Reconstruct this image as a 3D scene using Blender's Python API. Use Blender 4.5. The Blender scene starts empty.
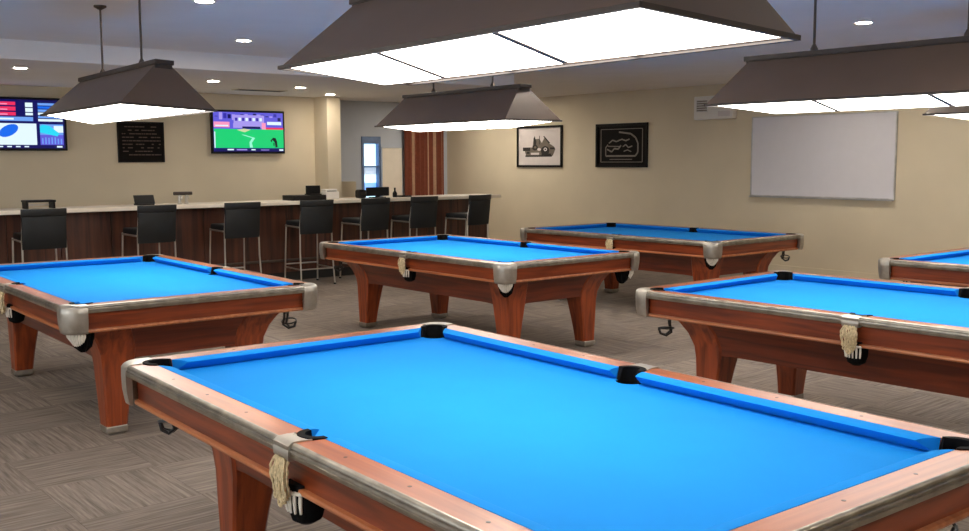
import bpy, bmesh, math, random
from mathutils import Vector, Matrix

random.seed(7)
SC = bpy.context.scene
COL = SC.collection
PI = math.pi
R = math.radians

# ------------------------------------------------------------------ camera
FPX, CAM_Z = 1003.734, 1.6612
cam_d = bpy.data.cameras.new('camera')
cam = bpy.data.objects.new('camera', cam_d)
COL.objects.link(cam)
fw = Vector((-0.76863663, 0.63104538, -0.10478296))
rt = Vector((0.63485634, 0.77262002, -0.00396574))
up = rt.cross(fw)
cam.matrix_world = Matrix((
    (rt.x, up.x, -fw.x, 0), (rt.y, up.y, -fw.y, 0), (rt.z, up.z, -fw.z, CAM_Z), (0, 0, 0, 1)))
cam_d.sensor_width = 36
cam_d.lens = 36 * FPX / 969
cam_d.clip_end = 100
SC.camera = cam

# ------------------------------------------------------------------ world, exposure
w = bpy.data.worlds.new('world')
SC.world = w
w.use_nodes = True
w.node_tree.nodes['Background'].inputs[0].default_value = (0.88, 0.94, 1.0, 1)
w.node_tree.nodes['Background'].inputs[1].default_value = 5.0
SC.view_settings.view_transform = 'Standard'
SC.view_settings.look = 'None'
SC.view_settings.gamma = 1
SC.view_settings.use_curve_mapping = False
SC.view_settings.exposure = 0.4
LAMP_E = 10.0        # radiance of the table-lamp diffusers
DOWN_E = 350.0       # radiance of the ceiling downlights


# ------------------------------------------------------------------ materials
def srgb(r, g, b):
    def f(c):
        c /= 255
        return c / 12.92 if c <= 0.04045 else ((c + 0.055) / 1.055) ** 2.4
    return (f(r), f(g), f(b), 1)


def new_mat(name):
    m = bpy.data.materials.new(name)
    m.use_nodes = True
    return m, m.node_tree, m.node_tree.nodes['Principled BSDF']


def plain(name, col, rough=0.5, metal=0.0, coat=0.0, var=0.12, scale=8.0, bump=0.0, bscale=200.0, spec=0.5):
    """colour with a soft procedural mottling and optional fine relief"""
    m, nt, bs = new_mat(name)
    tc = nt.nodes.new('ShaderNodeTexCoord')
    nz = nt.nodes.new('ShaderNodeTexNoise')
    nz.inputs['Scale'].default_value = scale
    nz.inputs['Detail'].default_value = 3
    nt.links.new(tc.outputs['Object'], nz.inputs['Vector'])
    rp = nt.nodes.new('ShaderNodeValToRGB')
    c = col
    rp.color_ramp.elements[0].position = 0.3
    rp.color_ramp.elements[1].position = 0.7
    rp.color_ramp.elements[0].color = (c[0] * (1 - var), c[1] * (1 - var), c[2] * (1 - var), 1)
    rp.color_ramp.elements[1].color = (min(1, c[0] * (1 + var)), min(1, c[1] * (1 + var)), min(1, c[2] * (1 + var)), 1)
    nt.links.new(nz.outputs['Fac'], rp.inputs['Fac'])
    nt.links.new(rp.outputs['Color'], bs.inputs['Base Color'])
    bs.inputs['Roughness'].default_value = rough
    bs.inputs['Metallic'].default_value = metal
    bs.inputs['Coat Weight'].default_value = coat
    bs.inputs['Specular IOR Level'].default_value = spec
    if bump:
        n2 = nt.nodes.new('ShaderNodeTexNoise')
        n2.inputs['Scale'].default_value = bscale
        nt.links.new(tc.outputs['Object'], n2.inputs['Vector'])
        b = nt.nodes.new('ShaderNodeBump')
        b.inputs['Strength'].default_value = bump
        b.inputs['Distance'].default_value = 0.003
        nt.links.new(n2.outputs['Fac'], b.inputs['Height'])
        nt.links.new(b.outputs['Normal'], bs.inputs['Normal'])
    return m


def wood(name, c1, c2, axis, rough=0.35, coat=0.25, along=1.5, across=26.0, wear=None):
    m, nt, bs = new_mat(name)
    tc = nt.nodes.new('ShaderNodeTexCoord')
    mp = nt.nodes.new('ShaderNodeMapping')
    sc = [across] * 3
    sc['xyz'.index(axis)] = along
    mp.inputs['Scale'].default_value = sc
    nt.links.new(tc.outputs['Object'], mp.inputs['Vector'])
    oi = nt.nodes.new('ShaderNodeObjectInfo')
    ad = nt.nodes.new('ShaderNodeVectorMath')
    ad.operation = 'ADD'
    ml = nt.nodes.new('ShaderNodeMath')
    ml.operation = 'MULTIPLY'
    ml.inputs[1].default_value = 37.0
    nt.links.new(oi.outputs['Random'], ml.inputs[0])
    nt.links.new(mp.outputs['Vector'], ad.inputs[0])
    nt.links.new(ml.outputs[0], ad.inputs[1])
    nz = nt.nodes.new('ShaderNodeTexNoise')
    nz.inputs['Scale'].default_value = 1.0
    nz.inputs['Detail'].default_value = 6
    nz.inputs['Distortion'].default_value = 0.6
    nt.links.new(ad.outputs[0], nz.inputs['Vector'])
    rp = nt.nodes.new('ShaderNodeValToRGB')
    rp.color_ramp.elements[0].position = 0.32
    rp.color_ramp.elements[1].position = 0.68
    rp.color_ramp.elements[0].color = c1
    rp.color_ramp.elements[1].color = c2
    nt.links.new(nz.outputs['Fac'], rp.inputs['Fac'])
    out = rp.outputs['Color']
    if wear:
        n3 = nt.nodes.new('ShaderNodeTexNoise')
        n3.inputs['Scale'].default_value = 7.0
        n3.inputs['Detail'].default_value = 4
        nt.links.new(tc.outputs['Object'], n3.inputs['Vector'])
        r3 = nt.nodes.new('ShaderNodeValToRGB')
        r3.color_ramp.elements[0].position = 0.5
        r3.color_ramp.elements[1].position = 0.95
        nt.links.new(n3.outputs['Fac'], r3.inputs['Fac'])
        mx = nt.nodes.new('ShaderNodeMixRGB')
        mx.inputs['Color2'].default_value = wear
        nt.links.new(r3.outputs['Color'], mx.inputs['Fac'])
        nt.links.new(out, mx.inputs['Color1'])
        out = mx.outputs['Color']
    nt.links.new(out, bs.inputs['Base Color'])
    bs.inputs['Roughness'].default_value = rough
    bs.inputs['Coat Weight'].default_value = coat
    bs.inputs['Coat Roughness'].default_value = 0.25
    return m


def emit(name, col, strength):
    m, nt, bs = new_mat(name)
    bs.inputs['Base Color'].default_value = (0.8, 0.8, 0.8, 1)
    bs.inputs['Emission Color'].default_value = col
    bs.inputs['Emission Strength'].default_value = strength
    return m


def carpet_mat(name):
    m, nt, bs = new_mat(name)
    tc = nt.nodes.new('ShaderNodeTexCoord')
    oi = nt.nodes.new('ShaderNodeObjectInfo')
    ml = nt.nodes.new('ShaderNodeMath')
    ml.operation = 'MULTIPLY'
    ml.inputs[1].default_value = 53.0
    nt.links.new(oi.outputs['Random'], ml.inputs[0])
    mp = nt.nodes.new('ShaderNodeMapping')
    mp.inputs['Scale'].default_value = (3.0, 62.0, 1.0)
    nt.links.new(tc.outputs['Object'], mp.inputs['Vector'])
    ad = nt.nodes.new('ShaderNodeVectorMath')
    ad.operation = 'ADD'
    nt.links.new(mp.outputs['Vector'], ad.inputs[0])
    nt.links.new(ml.outputs[0], ad.inputs[1])
    nz = nt.nodes.new('ShaderNodeTexNoise')
    nz.inputs['Scale'].default_value = 1.0
    nz.inputs['Detail'].default_value = 5
    nz.inputs['Roughness'].default_value = 0.65
    nt.links.new(ad.outputs[0], nz.inputs['Vector'])
    rp = nt.nodes.new('ShaderNodeValToRGB')
    rp.color_ramp.elements[0].position = 0.3
    rp.color_ramp.elements[1].position = 0.72
    rp.color_ramp.elements[0].color = srgb(102, 92, 84)
    rp.color_ramp.elements[1].color = srgb(158, 145, 133)
    nt.links.new(nz.outputs['Fac'], rp.inputs['Fac'])
    hs = nt.nodes.new('ShaderNodeHueSaturation')
    mr = nt.nodes.new('ShaderNodeMapRange')
    mr.inputs['To Min'].default_value = 0.91
    mr.inputs['To Max'].default_value = 1.07
    nt.links.new(oi.outputs['Random'], mr.inputs['Value'])
    nt.links.new(mr.outputs[0], hs.inputs['Value'])
    nt.links.new(rp.outputs['Color'], hs.inputs['Color'])
    nt.links.new(hs.outputs['Color'], bs.inputs['Base Color'])
    bs.inputs['Roughness'].default_value = 0.95
    bs.inputs['Specular IOR Level'].default_value = 0.15
    bp = nt.nodes.new('ShaderNodeBump')
    bp.inputs['Strength'].default_value = 0.5
    bp.inputs['Distance'].default_value = 0.004
    nt.links.new(nz.outputs['Fac'], bp.inputs['Height'])
    nt.links.new(bp.outputs['Normal'], bs.inputs['Normal'])
    return m


M = {}
M['wall'] = plain('beige_wall_paint', srgb(220, 207, 181), 0.85, var=0.03, scale=1.5, spec=0.2)
M['wall_blue'] = plain('grey_blue_wall_paint', srgb(200, 206, 216), 0.85, var=0.03, scale=1.5, spec=0.2)
M['ceiling'] = plain('white_ceiling_paint', srgb(240, 235, 230), 0.9, var=0.02, scale=2, spec=0.2)
M['soffit'] = plain('cream_ceiling_paint', srgb(214, 202, 184), 0.9, var=0.02, scale=2, spec=0.2)
M['carpet'] = carpet_mat('streaked_carpet')
M['subfloor'] = plain('floor_screed', srgb(70, 64, 58), 0.95)
M['cloth'] = plain('blue_billiard_cloth', (0.007, 0.215, 0.64, 1), 0.9, var=0.03, scale=3, bump=0.08, bscale=900, spec=0.1)
RW1, RW2 = srgb(128, 60, 26), srgb(166, 92, 46)
M['rail_x'] = wood('rail_wood_lengthwise', RW1, RW2, 'x', 0.32, 0.25)
M['rail_y'] = wood('rail_wood_crosswise', RW1, RW2, 'y', 0.32, 0.25)
AW1, AW2 = srgb(92, 34, 14), srgb(150, 66, 28)
M['apron_x'] = wood('mahogany_lengthwise', AW1, AW2, 'x', 0.35, 0.25)
M['apron_y'] = wood('mahogany_crosswise', AW1, AW2, 'y', 0.35, 0.25)
M['apron_z'] = wood('mahogany_upright', srgb(104, 40, 16), srgb(165, 74, 32), 'z', 0.35, 0.25)
M['lip'] = wood('lighter_moulding_wood', srgb(150, 84, 48), srgb(190, 118, 72), 'x', 0.35, 0.3)
M['body_x'] = wood('cabinet_wood_lengthwise', srgb(78, 29, 14), srgb(122, 50, 24), 'x', 0.4, 0.2)
M['body_y'] = wood('cabinet_wood_crosswise', srgb(78, 29, 14), srgb(122, 50, 24), 'y', 0.4, 0.2)
M['casting'] = plain('satin_cast_metal', (0.43, 0.40, 0.35, 1), 0.42, 0.85, var=0.12, scale=20)
M['trim'] = plain('worn_ribbed_metal', (0.34, 0.31, 0.26, 1), 0.34, 0.85, var=0.25, scale=14)
M['black'] = plain('black_leather', (0.003, 0.003, 0.0035, 1), 0.85, var=0.2, spec=0.12)
M['black_gloss'] = plain('black_plastic', (0.006, 0.006, 0.007, 1), 0.5, var=0.1, spec=0.25)
M['black_wire'] = plain('black_iron', (0.012, 0.012, 0.013, 1), 0.4, var=0.1)
M['tassel'] = plain('cream_tassel_yarn', srgb(202, 184, 148), 0.9, var=0.3, scale=90)
M['white_leather'] = plain('white_pocket_leather', srgb(225, 220, 210), 0.7, var=0.1, scale=50)
M['sight'] = plain('dark_sight_inlay', srgb(70, 46, 34), 0.4)
M['shade'] = plain('brown_lamp_shade', srgb(92, 76, 66), 0.55, var=0.06, scale=4)
M['shade_dark'] = plain('dark_brown_metal', srgb(52, 42, 37), 0.5, var=0.08)
M['rod'] = plain('bronze_rod', srgb(84, 74, 68), 0.45, 0.5)
M['diffuser'] = emit('lamp_diffuser_glow', (1.0, 0.93, 0.83, 1), LAMP_E)
M['divider'] = plain('diffuser_divider_bar', srgb(110, 92, 78), 0.6)
M['downlight'] = emit('downlight_glow', (1.0, 0.89, 0.74, 1), DOWN_E)
M['downlight_bar'] = emit('bar_downlight_glow', (1.0, 0.88, 0.74, 1), DOWN_E * 0.55)
M['white_trim'] = plain('white_enamel', srgb(232, 228, 222), 0.5, var=0.02)
M['counter'] = plain('cream_counter_top', srgb(248, 238, 222), 0.35, coat=0.2, var=0.03, scale=5)
M['bar_wood'] = wood('dark_walnut_panel', srgb(48, 24, 16), srgb(98, 54, 36), 'z', 0.4, 0.2, along=0.7, across=14)
M['kick'] = plain('black_toe_kick', (0.012, 0.011, 0.010, 1), 0.7)
M['chrome'] = plain('brushed_chrome', (0.66, 0.62, 0.56, 1), 0.28, 0.9, var=0.05)
M['stool'] = plain('black_vinyl', (0.007, 0.009, 0.011, 1), 0.55, var=0.15, scale=6)
M['stool_band'] = plain('dark_grey_vinyl_band', (0.014, 0.016, 0.018, 1), 0.45, var=0.15, scale=6)
M['wb'] = plain('whiteboard_enamel', srgb(222, 220, 226), 0.3, var=0.01)
M['alu'] = plain('aluminium_frame', (0.6, 0.6, 0.6, 1), 0.4, 0.8)
M['print_white'] = plain('photo_paper', srgb(214, 205, 202), 0.6, var=0.03)
M['print_dark'] = plain('photo_black_ink', srgb(38, 34, 30), 0.7)
M['print_mid'] = plain('photo_grey_ink', srgb(110, 100, 90), 0.7)
M['board_dark'] = plain('dark_sign_board', srgb(16, 11, 9), 0.7, spec=0.15)
M['board_line'] = plain('silver_sign_paint', srgb(135, 126, 116), 0.5)
M['board_line2'] = plain('pale_menu_lettering', srgb(84, 66, 56), 0.6)
M['frame_black'] = plain('black_picture_frame', srgb(15, 11, 9), 0.5, spec=0.2)
M['curtain_a'] = plain('rust_curtain_cloth', srgb(132, 70, 50), 0.9, var=0.1, scale=20)
M['curtain_b'] = plain('pale_curtain_stripe', srgb(205, 170, 138), 0.9, var=0.08, scale=20)
M['door_white'] = plain('cream_door_paint', srgb(246, 236, 220), 0.6, var=0.02)
M['daylight'] = emit('daylight_through_glass', (0.42, 0.72, 1.0, 1), 1.5)
M['daylight_b'] = emit('deep_blue_daylight', (0.05, 0.33, 0.95, 1), 1.0)
M['daylight_c'] = emit('grey_blue_daylight', (0.40, 0.55, 0.72, 1), 0.7)
M['win_frame'] = plain('blue_grey_window_frame', srgb(110, 135, 175), 0.5)


gm, gnt, gbs = new_mat('clear_window_glass')
gt = gnt.nodes.new('ShaderNodeBsdfTransparent')
gg = gnt.nodes.new('ShaderNodeBsdfGlossy')
gg.inputs['Roughness'].default_value = 0.02
gx = gnt.nodes.new('ShaderNodeMixShader')
gx.inputs[0].default_value = 0.06
gnt.links.new(gt.outputs[0], gx.inputs[1])
gnt.links.new(gg.outputs[0], gx.inputs[2])
gnt.links.new(gx.outputs[0], gnt.nodes['Material Output'].inputs['Surface'])
M['glass'] = gm


def scr(name, rgb, s=0.8):
    m = emit('screen_' + name, srgb(*rgb), s)
    m.node_tree.nodes['Principled BSDF'].inputs['Base Color'].default_value = (0.01, 0.01, 0.012, 1)
    m.node_tree.nodes['Principled BSDF'].inputs['Specular IOR Level'].default_value = 0.2
    M[name] = m


scr('s_navy', (14, 12, 90)); scr('s_red', (235, 45, 95)); scr('s_pink', (245, 150, 190))
scr('s_white', (225, 245, 255)); scr('s_blue', (20, 105, 235)); scr('s_cyan', (40, 215, 245))
scr('s_sky', (110, 160, 240)); scr('s_violet', (95, 90, 215)); scr('s_black', (8, 8, 22))
scr('s_green', (20, 205, 115)); scr('s_lav', (165, 150, 235)); scr('s_line', (150, 245, 210))
scr('s_dirt', (205, 215, 165)); scr('s_dblue', (50, 45, 165))


# ------------------------------------------------------------------ mesh helpers
def mesh_obj(name, me, parent=None):
    o = bpy.data.objects.new(name, me)
    COL.objects.link(o)
    if parent is not None:
        o.parent = parent
    return o


class MB:
    def __init__(s):
        s.v, s.f, s.mi = [], [], []

    def add(s, vs, fs, mi=0):
        n = len(s.v)
        s.v += [tuple(x) for x in vs]
        s.f += [tuple(i + n for i in f) for f in fs]
        s.mi += [mi] * len(fs)
        return s

    def box(s, x0, x1, y0, y1, z0, z1, mi=0):
        vs = [(x0, y0, z0), (x1, y0, z0), (x1, y1, z0), (x0, y1, z0), (x0, y0, z1), (x1, y0, z1), (x1, y1, z1), (x0, y1, z1)]
        return s.add(vs, [(0, 3, 2, 1), (4, 5, 6, 7), (0, 1, 5, 4), (1, 2, 6, 5), (2, 3, 7, 6), (3, 0, 4, 7)], mi)

    def prism(s, poly, z0, z1, mi=0):
        n = len(poly)
        vs = [(x, y, z0) for x, y in poly] + [(x, y, z1) for x, y in poly]
        fs = [tuple(range(n - 1, -1, -1)), tuple(range(n, 2 * n))]
        fs += [(i, (i + 1) % n, n + (i + 1) % n, n + i) for i in range(n)]
        return s.add(vs, fs, mi)

    def loft(s, rings, closed_ring=True, caps=True, mi=0):
        n = len(rings[0])
        vs = [p for r in rings for p in r]
        fs = []
        for k in range(len(rings) - 1):
            for i in range(n if closed_ring else n - 1):
                j = (i + 1) % n
                fs.append((k * n + i, k * n + j, (k + 1) * n + j, (k + 1) * n + i))
        if caps:
            fs.append(tuple(range(n - 1, -1, -1)))
            fs.append(tuple((len(rings) - 1) * n + i for i in range(n)))
        return s.add(vs, fs, mi)

    def tube(s, pts, r, n=8, mi=0):
        pts = [Vector(p) for p in pts]
        rings = []
        prev = None
        for k, p in enumerate(pts):
            t = (pts[min(k + 1, len(pts) - 1)] - pts[max(k - 1, 0)]).normalized()
            a = prev if prev is not None else (Vector((0, 0, 1)) if abs(t.z) < 0.9 else Vector((1, 0, 0)))
            u = (a - t * a.dot(t)).normalized()
            prev = u
            b = t.cross(u)
            rr = r[k] if isinstance(r, (list, tuple)) else r
            rings.append([tuple(p + (u * math.cos(2 * PI * i / n) + b * math.sin(2 * PI * i / n)) * rr) for i in range(n)])
        return s.loft(rings, mi=mi)

    def lathe(s, prof, n=16, c=(0, 0), mi=0):
        rings = [[(c[0] + r * math.cos(2 * PI * i / n), c[1] + r * math.sin(2 * PI * i / n), z) for i in range(n)] for r, z in prof]
        return s.loft(rings, mi=mi)

    def mesh(s, name, mats, smooth=False, bevel=0.0, seg=2, angle=None):
        me = bpy.data.meshes.new(name)
        me.from_pydata(s.v, [], s.f)
        for m in (mats if isinstance(mats, (list, tuple)) else [mats]):
            me.materials.append(M[m])
        me.polygons.foreach_set('material_index', s.mi)
        bm = bmesh.new()
        bm.from_mesh(me)
        bmesh.ops.recalc_face_normals(bm, faces=bm.faces[:])
        if bevel:
            es = [e for e in bm.edges if len(e.link_faces) == 2 and e.calc_face_angle(0) > R(40)]
            bmesh.ops.bevel(bm, geom=es, offset=bevel, segments=seg, affect='EDGES', profile=0.5, clamp_overlap=True)
        bm.to_mesh(me)
        bm.free()
        if smooth:
            me.shade_smooth()
            if angle is None:
                angle = 35
            me.set_sharp_from_angle(angle=R(angle))
        return me

    def build(s, name, mats, parent=None, **k):
        return mesh_obj(name, s.mesh(name, mats, **k), parent)


def tag(o, label, cat, group=None):
    o['label'] = label
    o['category'] = cat
    if group:
        o['group'] = group
    return o


def thing(name, label, cat, loc=(0, 0, 0), rz=0.0, group=None):
    o = bpy.data.objects.new(name, None)
    COL.objects.link(o)
    o.empty_display_size = 0.1
    o.location = loc
    o.rotation_euler = (0, 0, rz)
    return tag(o, label, cat, group)


def struct(o, label=None):
    o['kind'] = 'structure'
    if label:
        o['label'] = label
    return o


# ------------------------------------------------------------------ the room
XB, XF, XN = -13.7, -16.68, 4.0      # bar wall, far wall, wall behind the camera
YW, YN = 12.7, -4.0                  # right wall, left wall
ZC, ZS = 2.80, 2.62                  # ceiling, dropped soffit
XS = -10.2                           # soffit edge
YS = 8.9                             # soffit end

fl = struct(MB().box(XF - .2, XN + .2, YN - .2, YW + .2, -0.2, -0.006).build('floor', 'subfloor'),
            'grey brown streaked carpet tile floor')

# carpet tiles, laid quarter-turn
TS = 0.6
tile_me = MB().box(-TS / 2 + .0008, TS / 2 - .0008, -TS / 2 + .0008, TS / 2 - .0008, -0.006, 0.0).mesh('carpet_tile', 'carpet')
cells = []
nx, ny = int((XN - XF) / TS) + 1, int((YW - YN) / TS) + 1
for i in range(nx):
    for j in range(ny):
        x, y = XF + TS * (i + .5), YN + TS * (j + .5)
        d = Vector((x, y, -CAM_Z))
        dep = d.dot(fw)
        vis = False
        if dep > 0.5:
            px = 484.5 + FPX * d.dot(rt) / dep
            py = 265.5 - FPX * d.dot(up) / dep
            mgn = 260 / dep
            vis = -mgn < px < 969 + mgn and py < 531 + mgn
        cells.append((0 if vis else 1, d.length, i, j, x, y))
cells.sort()
rest = MB()
for k, (v, d, i, j, x, y) in enumerate(cells):
    if k < 290 and v == 0:
        o = mesh_obj('carpet_tile', tile_me, fl)
        o.location = (x, y, 0)
        o.rotation_euler = (0, 0, PI / 2 * ((i + j) % 2))
    else:
        a = TS / 2 - .0008
        rest.box(x - a, x + a, y - a, y + a, -0.006, 0)
ro = rest.build('carpet_tile_field', 'carpet', fl)
ro['kind'] = 'stuff'

struct(MB().box(XF - .2, XN + .2, YN - .2, YW + .2, ZC, ZC + .2).build('ceiling', 'ceiling'), 'white painted ceiling')
struct(MB().box(XB - .35, XS, YN, YS, ZS, ZC).build('ceiling_soffit', 'ceiling'), 'dropped cream ceiling above the bar')
struct(MB().box(XF - .2, XN + .2, YW, YW + .2, 0, ZC).build('wall_right', 'wall'), 'long beige wall with whiteboard and pictures')
struct(MB().box(XB - .15, XB, YN, 8.10, 0, ZS).box(XB, -13.31, 7.87, 8.10, 0, ZS).build('wall_bar', 'wall'), 'beige wall behind the bar with the screens')
struct(MB().box(-14.0, -13.85, 8.10, 8.70, 0, 1.32).build('wall_half', 'wall'), 'low beige half wall at the end of the bar wall')
struct(MB().box(XF - .2, XF, YN, 10.61, 0, ZC).box(XF - .2, XF, 11.05, YW, 0, ZC).box(XF - .2, XF, 10.61, 11.05, 0, .83)
       .box(XF - .2, XF, 10.61, 11.05, 2.12, ZC).build('wall_far', 'wall_blue'), 'grey blue wall beyond the bar')
lw = MB().box(XF, XN, YN - .2, YN, 0, .9).box(XF, XN, YN - .2, YN, 2.4, ZC)
FILL_WIN = [(-9.6, -7.0), (-6.0, -3.4), (-2.4, .2), (1.0, 3.4)]  # unseen windows, added so that sky light brightens the right wall
xs_ = [XF] + [v for a in FILL_WIN for v in a] + [XN]
for a, b in zip(xs_[0::2], xs_[1::2]):
    lw.box(a, b, YN - .2, YN, .9, 2.4)
struct(lw.build('wall_left', 'wall'), 'beige wall with added daylight windows, out of view on the left')
for n, (a, b) in enumerate(FILL_WIN):
    q = struct(bpy.data.objects.new('window_%d' % (n + 2), None), 'wide window added for daylight in the left wall, out of view')
    COL.objects.link(q)
    q.location = ((a + b) / 2, YN, 1.65)
    hw = (b - a) / 2
    MB().box(-hw, hw, -.12, -.05, .70, .75).box(-hw, hw, -.12, -.05, -.75, -.70).box(-hw, -hw + .05, -.12, -.05, -.70, .70).box(hw - .05, hw, -.12, -.05, -.70, .70) \
        .box(-.025, .025, -.12, -.05, -.70, .70).build('window_frame', 'white_trim', q)
    for c in (-1, 1):
        MB().box(min(c * .025, c * (hw - .05)), max(c * .025, c * (hw - .05)), -.086, -.08, -.70, .70).build('pane', 'glass', q)
struct(MB().box(XN, XN + .2, YN - .2, YW + .2, 0, ZC).build('wall_near', 'wall'), 'beige wall behind the viewer')
struct(MB().box(XF + .02, XN, YW - .015, YW, 0, .1).build('baseboard_right', 'wall'), 'beige baseboard under the right wall')

# window in the far wall
wn = struct(bpy.data.objects.new('window_1', None), 'tall narrow window with blue daylight in the far wall')
COL.objects.link(wn)
wn.location = (XF, 10.83, 0)
MB().box(-.12, .02, -.22, -.17, .83, 2.12).box(-.12, .02, .17, .22, .83, 2.12).box(-.12, .02, -.17, .17, 1.98, 2.12) \
    .box(-.12, .02, -.17, .17, .83, .88).box(-.11, .0, -.17, .17, 1.52, 1.55).build('window_frame', 'win_frame', wn)
MB().box(-.10, -.09, -.17, .17, 1.55, 1.98).build('pane', 'daylight', wn)
g = MB().box(-.10, -.09, -.17, .17, .88, 1.52)
g.box(-.0901, -.0895, -.10, .17, 1.0, 1.22, 1).box(-.0901, -.0895, -.17, .17, 1.38, 1.52, 2)
g.build('pane', ['daylight', 'daylight_b', 'daylight_c'], wn)

# cream door in the far wall
dr = struct(bpy.data.objects.new('door_1', None), 'cream panel door beside the curtain')
COL.objects.link(dr)
dr.location = (XF, 11.30, 0)
MB().box(0, .04, -.235, .24, 0, 1.90).build('door_leaf', 'door_white', dr, bevel=.004)
MB().box(0, .055, -.265, -.235, 0, 1.94).box(0, .055, -.235, .24, 1.90, 1.94).build('door_frame', 'wall_blue', dr)

# curtain
ct = thing('curtain', 'rust brown curtain with pale vertical stripes hanging in the far corner', 'curtain', (XF + .10, 12.05, 0))
stripes = [(0, .2, 0), (.2, .235, 1), (.235, .28, 0), (.28, .30, 1), (.30, .57, 0), (.57, .60, 1), (.60, .75, 0), (.75, .785, 1), (.785, .92, 0), (.92, .945, 1), (.945, 1, 0)]
cb = MB()
for a, b, mi in stripes:
    n = max(2, int((b - a) * 60))
    fr, bk = [], []
    for k in range(n + 1):
        t = a + (b - a) * k / n
        y = -.49 + .98 * t
        d = .035 * math.sin(t * 2 * PI * 9) + .012 * math.sin(t * 41)
        fr.append((d, y)); bk.append((d - .006, y))
    cb.prism(fr + bk[::-1], .05, 2.68, mi)
cb.build('curtain_cloth', ['curtain_a', 'curtain_b'], ct, smooth=True, angle=60)
MB().tube([(0, -.52, 2.71), (0, .44, 2.71)], .014).build('curtain_rod', 'rod', ct, smooth=True)
for y in (-.45, .38):
    MB().box(-.10, .0, y - .01, y + .01, 2.70, 2.72).build('rod_bracket', 'rod', ct)

# ------------------------------------------------------------------ downlights and vents
dl_spots = [(-11.14, 2.97, ZS, 'round recessed downlight in the bar soffit, leftmost, above the large screen'),
            (-11.57, 5.27, ZS, 'round recessed downlight in the bar soffit left of the ceiling vent'),
            (-11.92, 6.65, ZS, 'round recessed downlight in the bar soffit right of the ceiling vent'),
            (-12.92, 7.70, ZS, 'round recessed downlight in the bar soffit right above the wall column'),
            (-8.97, 4.41, ZC, 'round recessed ceiling downlight between the two left lamps, outside the soffit'),
            (-6.95, 3.12, ZC, 'round recessed ceiling downlight at the top edge left of the large lamp'),
            (-4.64, 7.96, ZC, 'round recessed ceiling downlight at the upper right above the right lamp')]
# added fill downlights to brighten the room
for x, y, where in ((-5.5, 11.3, 'above the right half of the whiteboard'), (-7.3, 11.3, 'above the left half of the whiteboard'), (-3.0, 11.3, 'by the right wall beyond the frame edge'),
                    (-13.2, 10.8, 'off the right end of the bar'), (-15.2, 11.6, 'before the striped curtain'), (-14.2, 11.7, 'above the framed vehicle photograph'),
                    (-7.4, 7.5, 'above the near side of the farthest table'), (-9.0, 6.5, 'above the far end of the middle table'), (-6.2, 6.2, 'above the near end of the middle table'),
                    (-4.9, 4.2, 'between the middle and the nearest table'), (-1.9, 4.0, 'between the nearest table and the right table'), (-5.0, 0.6, 'beside the near end of the left table'),
                    (-2.0, 0.2, 'over the viewer side of the nearest table'), (0.8, 2.0, 'behind the viewer, right of the nearest table'), (0.6, 5.0, 'past the right end of the right table'),
                    (-1.2, 7.2, 'between the two right tables'), (0.6, 8.6, 'past the end of the table at the right edge'), (-7.6, 0.2, 'beside the left table, out of frame'), (0.8, -1.6, 'behind the viewer near the added left windows')):
    dl_spots.append((x, y, ZC, 'added unseen fill downlight ' + where))
ring_me = MB().lathe([(.062, 0), (.062, -.004), (.085, -.006), (.09, 0)], 24).mesh('trim_ring', 'white_trim', smooth=True)
lens_me = MB().lathe([(.0005, -.003), (.062, -.003), (.062, 0), (.0005, 0)], 24).mesh('glowing_lens', 'downlight')
lens_bar = MB().lathe([(.0005, -.003), (.062, -.003), (.062, 0), (.0005, 0)], 24).mesh('glowing_lens', 'downlight_bar')
for x, y, z, lb in dl_spots:
    t = thing('downlight', lb, 'ceiling light', (x, y, z), 0, 'recessed downlights')
    mesh_obj('trim_ring', ring_me, t)
    mesh_obj('glowing_lens', lens_bar if z == ZS else lens_me, t)


def vent(x, y, z, lx, ly, label):
    t = thing('ceiling_vent', label, 'vent', (x, y, z), 0, 'ceiling vents')
    MB().box(-lx, lx, -ly, ly, -.004, 0).build('backing', 'kick', t)
    MB().box(-lx - .02, -lx, -ly - .02, ly + .02, -.01, 0).box(lx, lx + .02, -ly - .02, ly + .02, -.01, 0) \
        .box(-lx, lx, -ly - .02, -ly, -.01, 0).box(-lx, lx, ly, ly + .02, -.01, 0).build('frame', 'soffit', t)
    for k in range(4):
        xx = -lx + (k + .5) * lx / 2
        MB().box(xx - .006, xx + .006, -ly, ly, -.012, -.004).build('slat', 'shade_dark', t)


vent(-12.66, 6.44, ZS, .10, .34, 'dark slotted ceiling vent above the smaller screen')
vent(-15.4, 9.6, ZC, .12, .3, 'ceiling vent beyond the wall column')

# ------------------------------------------------------------------ bar
BH = 1.11
bar = thing('bar_counter', 'long bar with cream counter top and dark walnut front panels', 'bar', (-12.2, 0, 0))
Y0, Y1 = -3.6, 10.28
MB().box(-.62, 0, Y0, Y1 + .08, BH - .05, BH).build('counter_top', 'counter', bar, bevel=.008)
MB().box(-.60, -.29, Y0, Y1 - .03, .0, BH - .05).build('bar_core', 'kick', bar)
MB().box(-.29, -.27, Y0, Y1, 0, .12).build('toe_kick', 'kick', bar)
k = 0
y = Y1
while y > Y0 + .1:
    y2 = max(Y0, y - .6)
    MB().box(-.29, -.255, y2 + .003, y - .003, .12, BH - .05).build('panel', 'bar_wood', bar, bevel=.002, seg=1)
    y = y2
MB().box(-.60, -.255, Y1 - .03, Y1, .0, BH - .05).build('end_panel', 'bar_wood', bar, bevel=.002, seg=1)
fr = MB().tube([(-.13, Y0, .30), (-.13, Y1 - .1, .30)], .018, 10).build('foot_rail', 'rod', bar, smooth=True)
for i in range(11):
    yy = Y1 - .3 - i * 1.2
    MB().box(-.255, -.13, yy - .012, yy + .012, .292, .308).build('rail_bracket', 'rod', fr)

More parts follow.
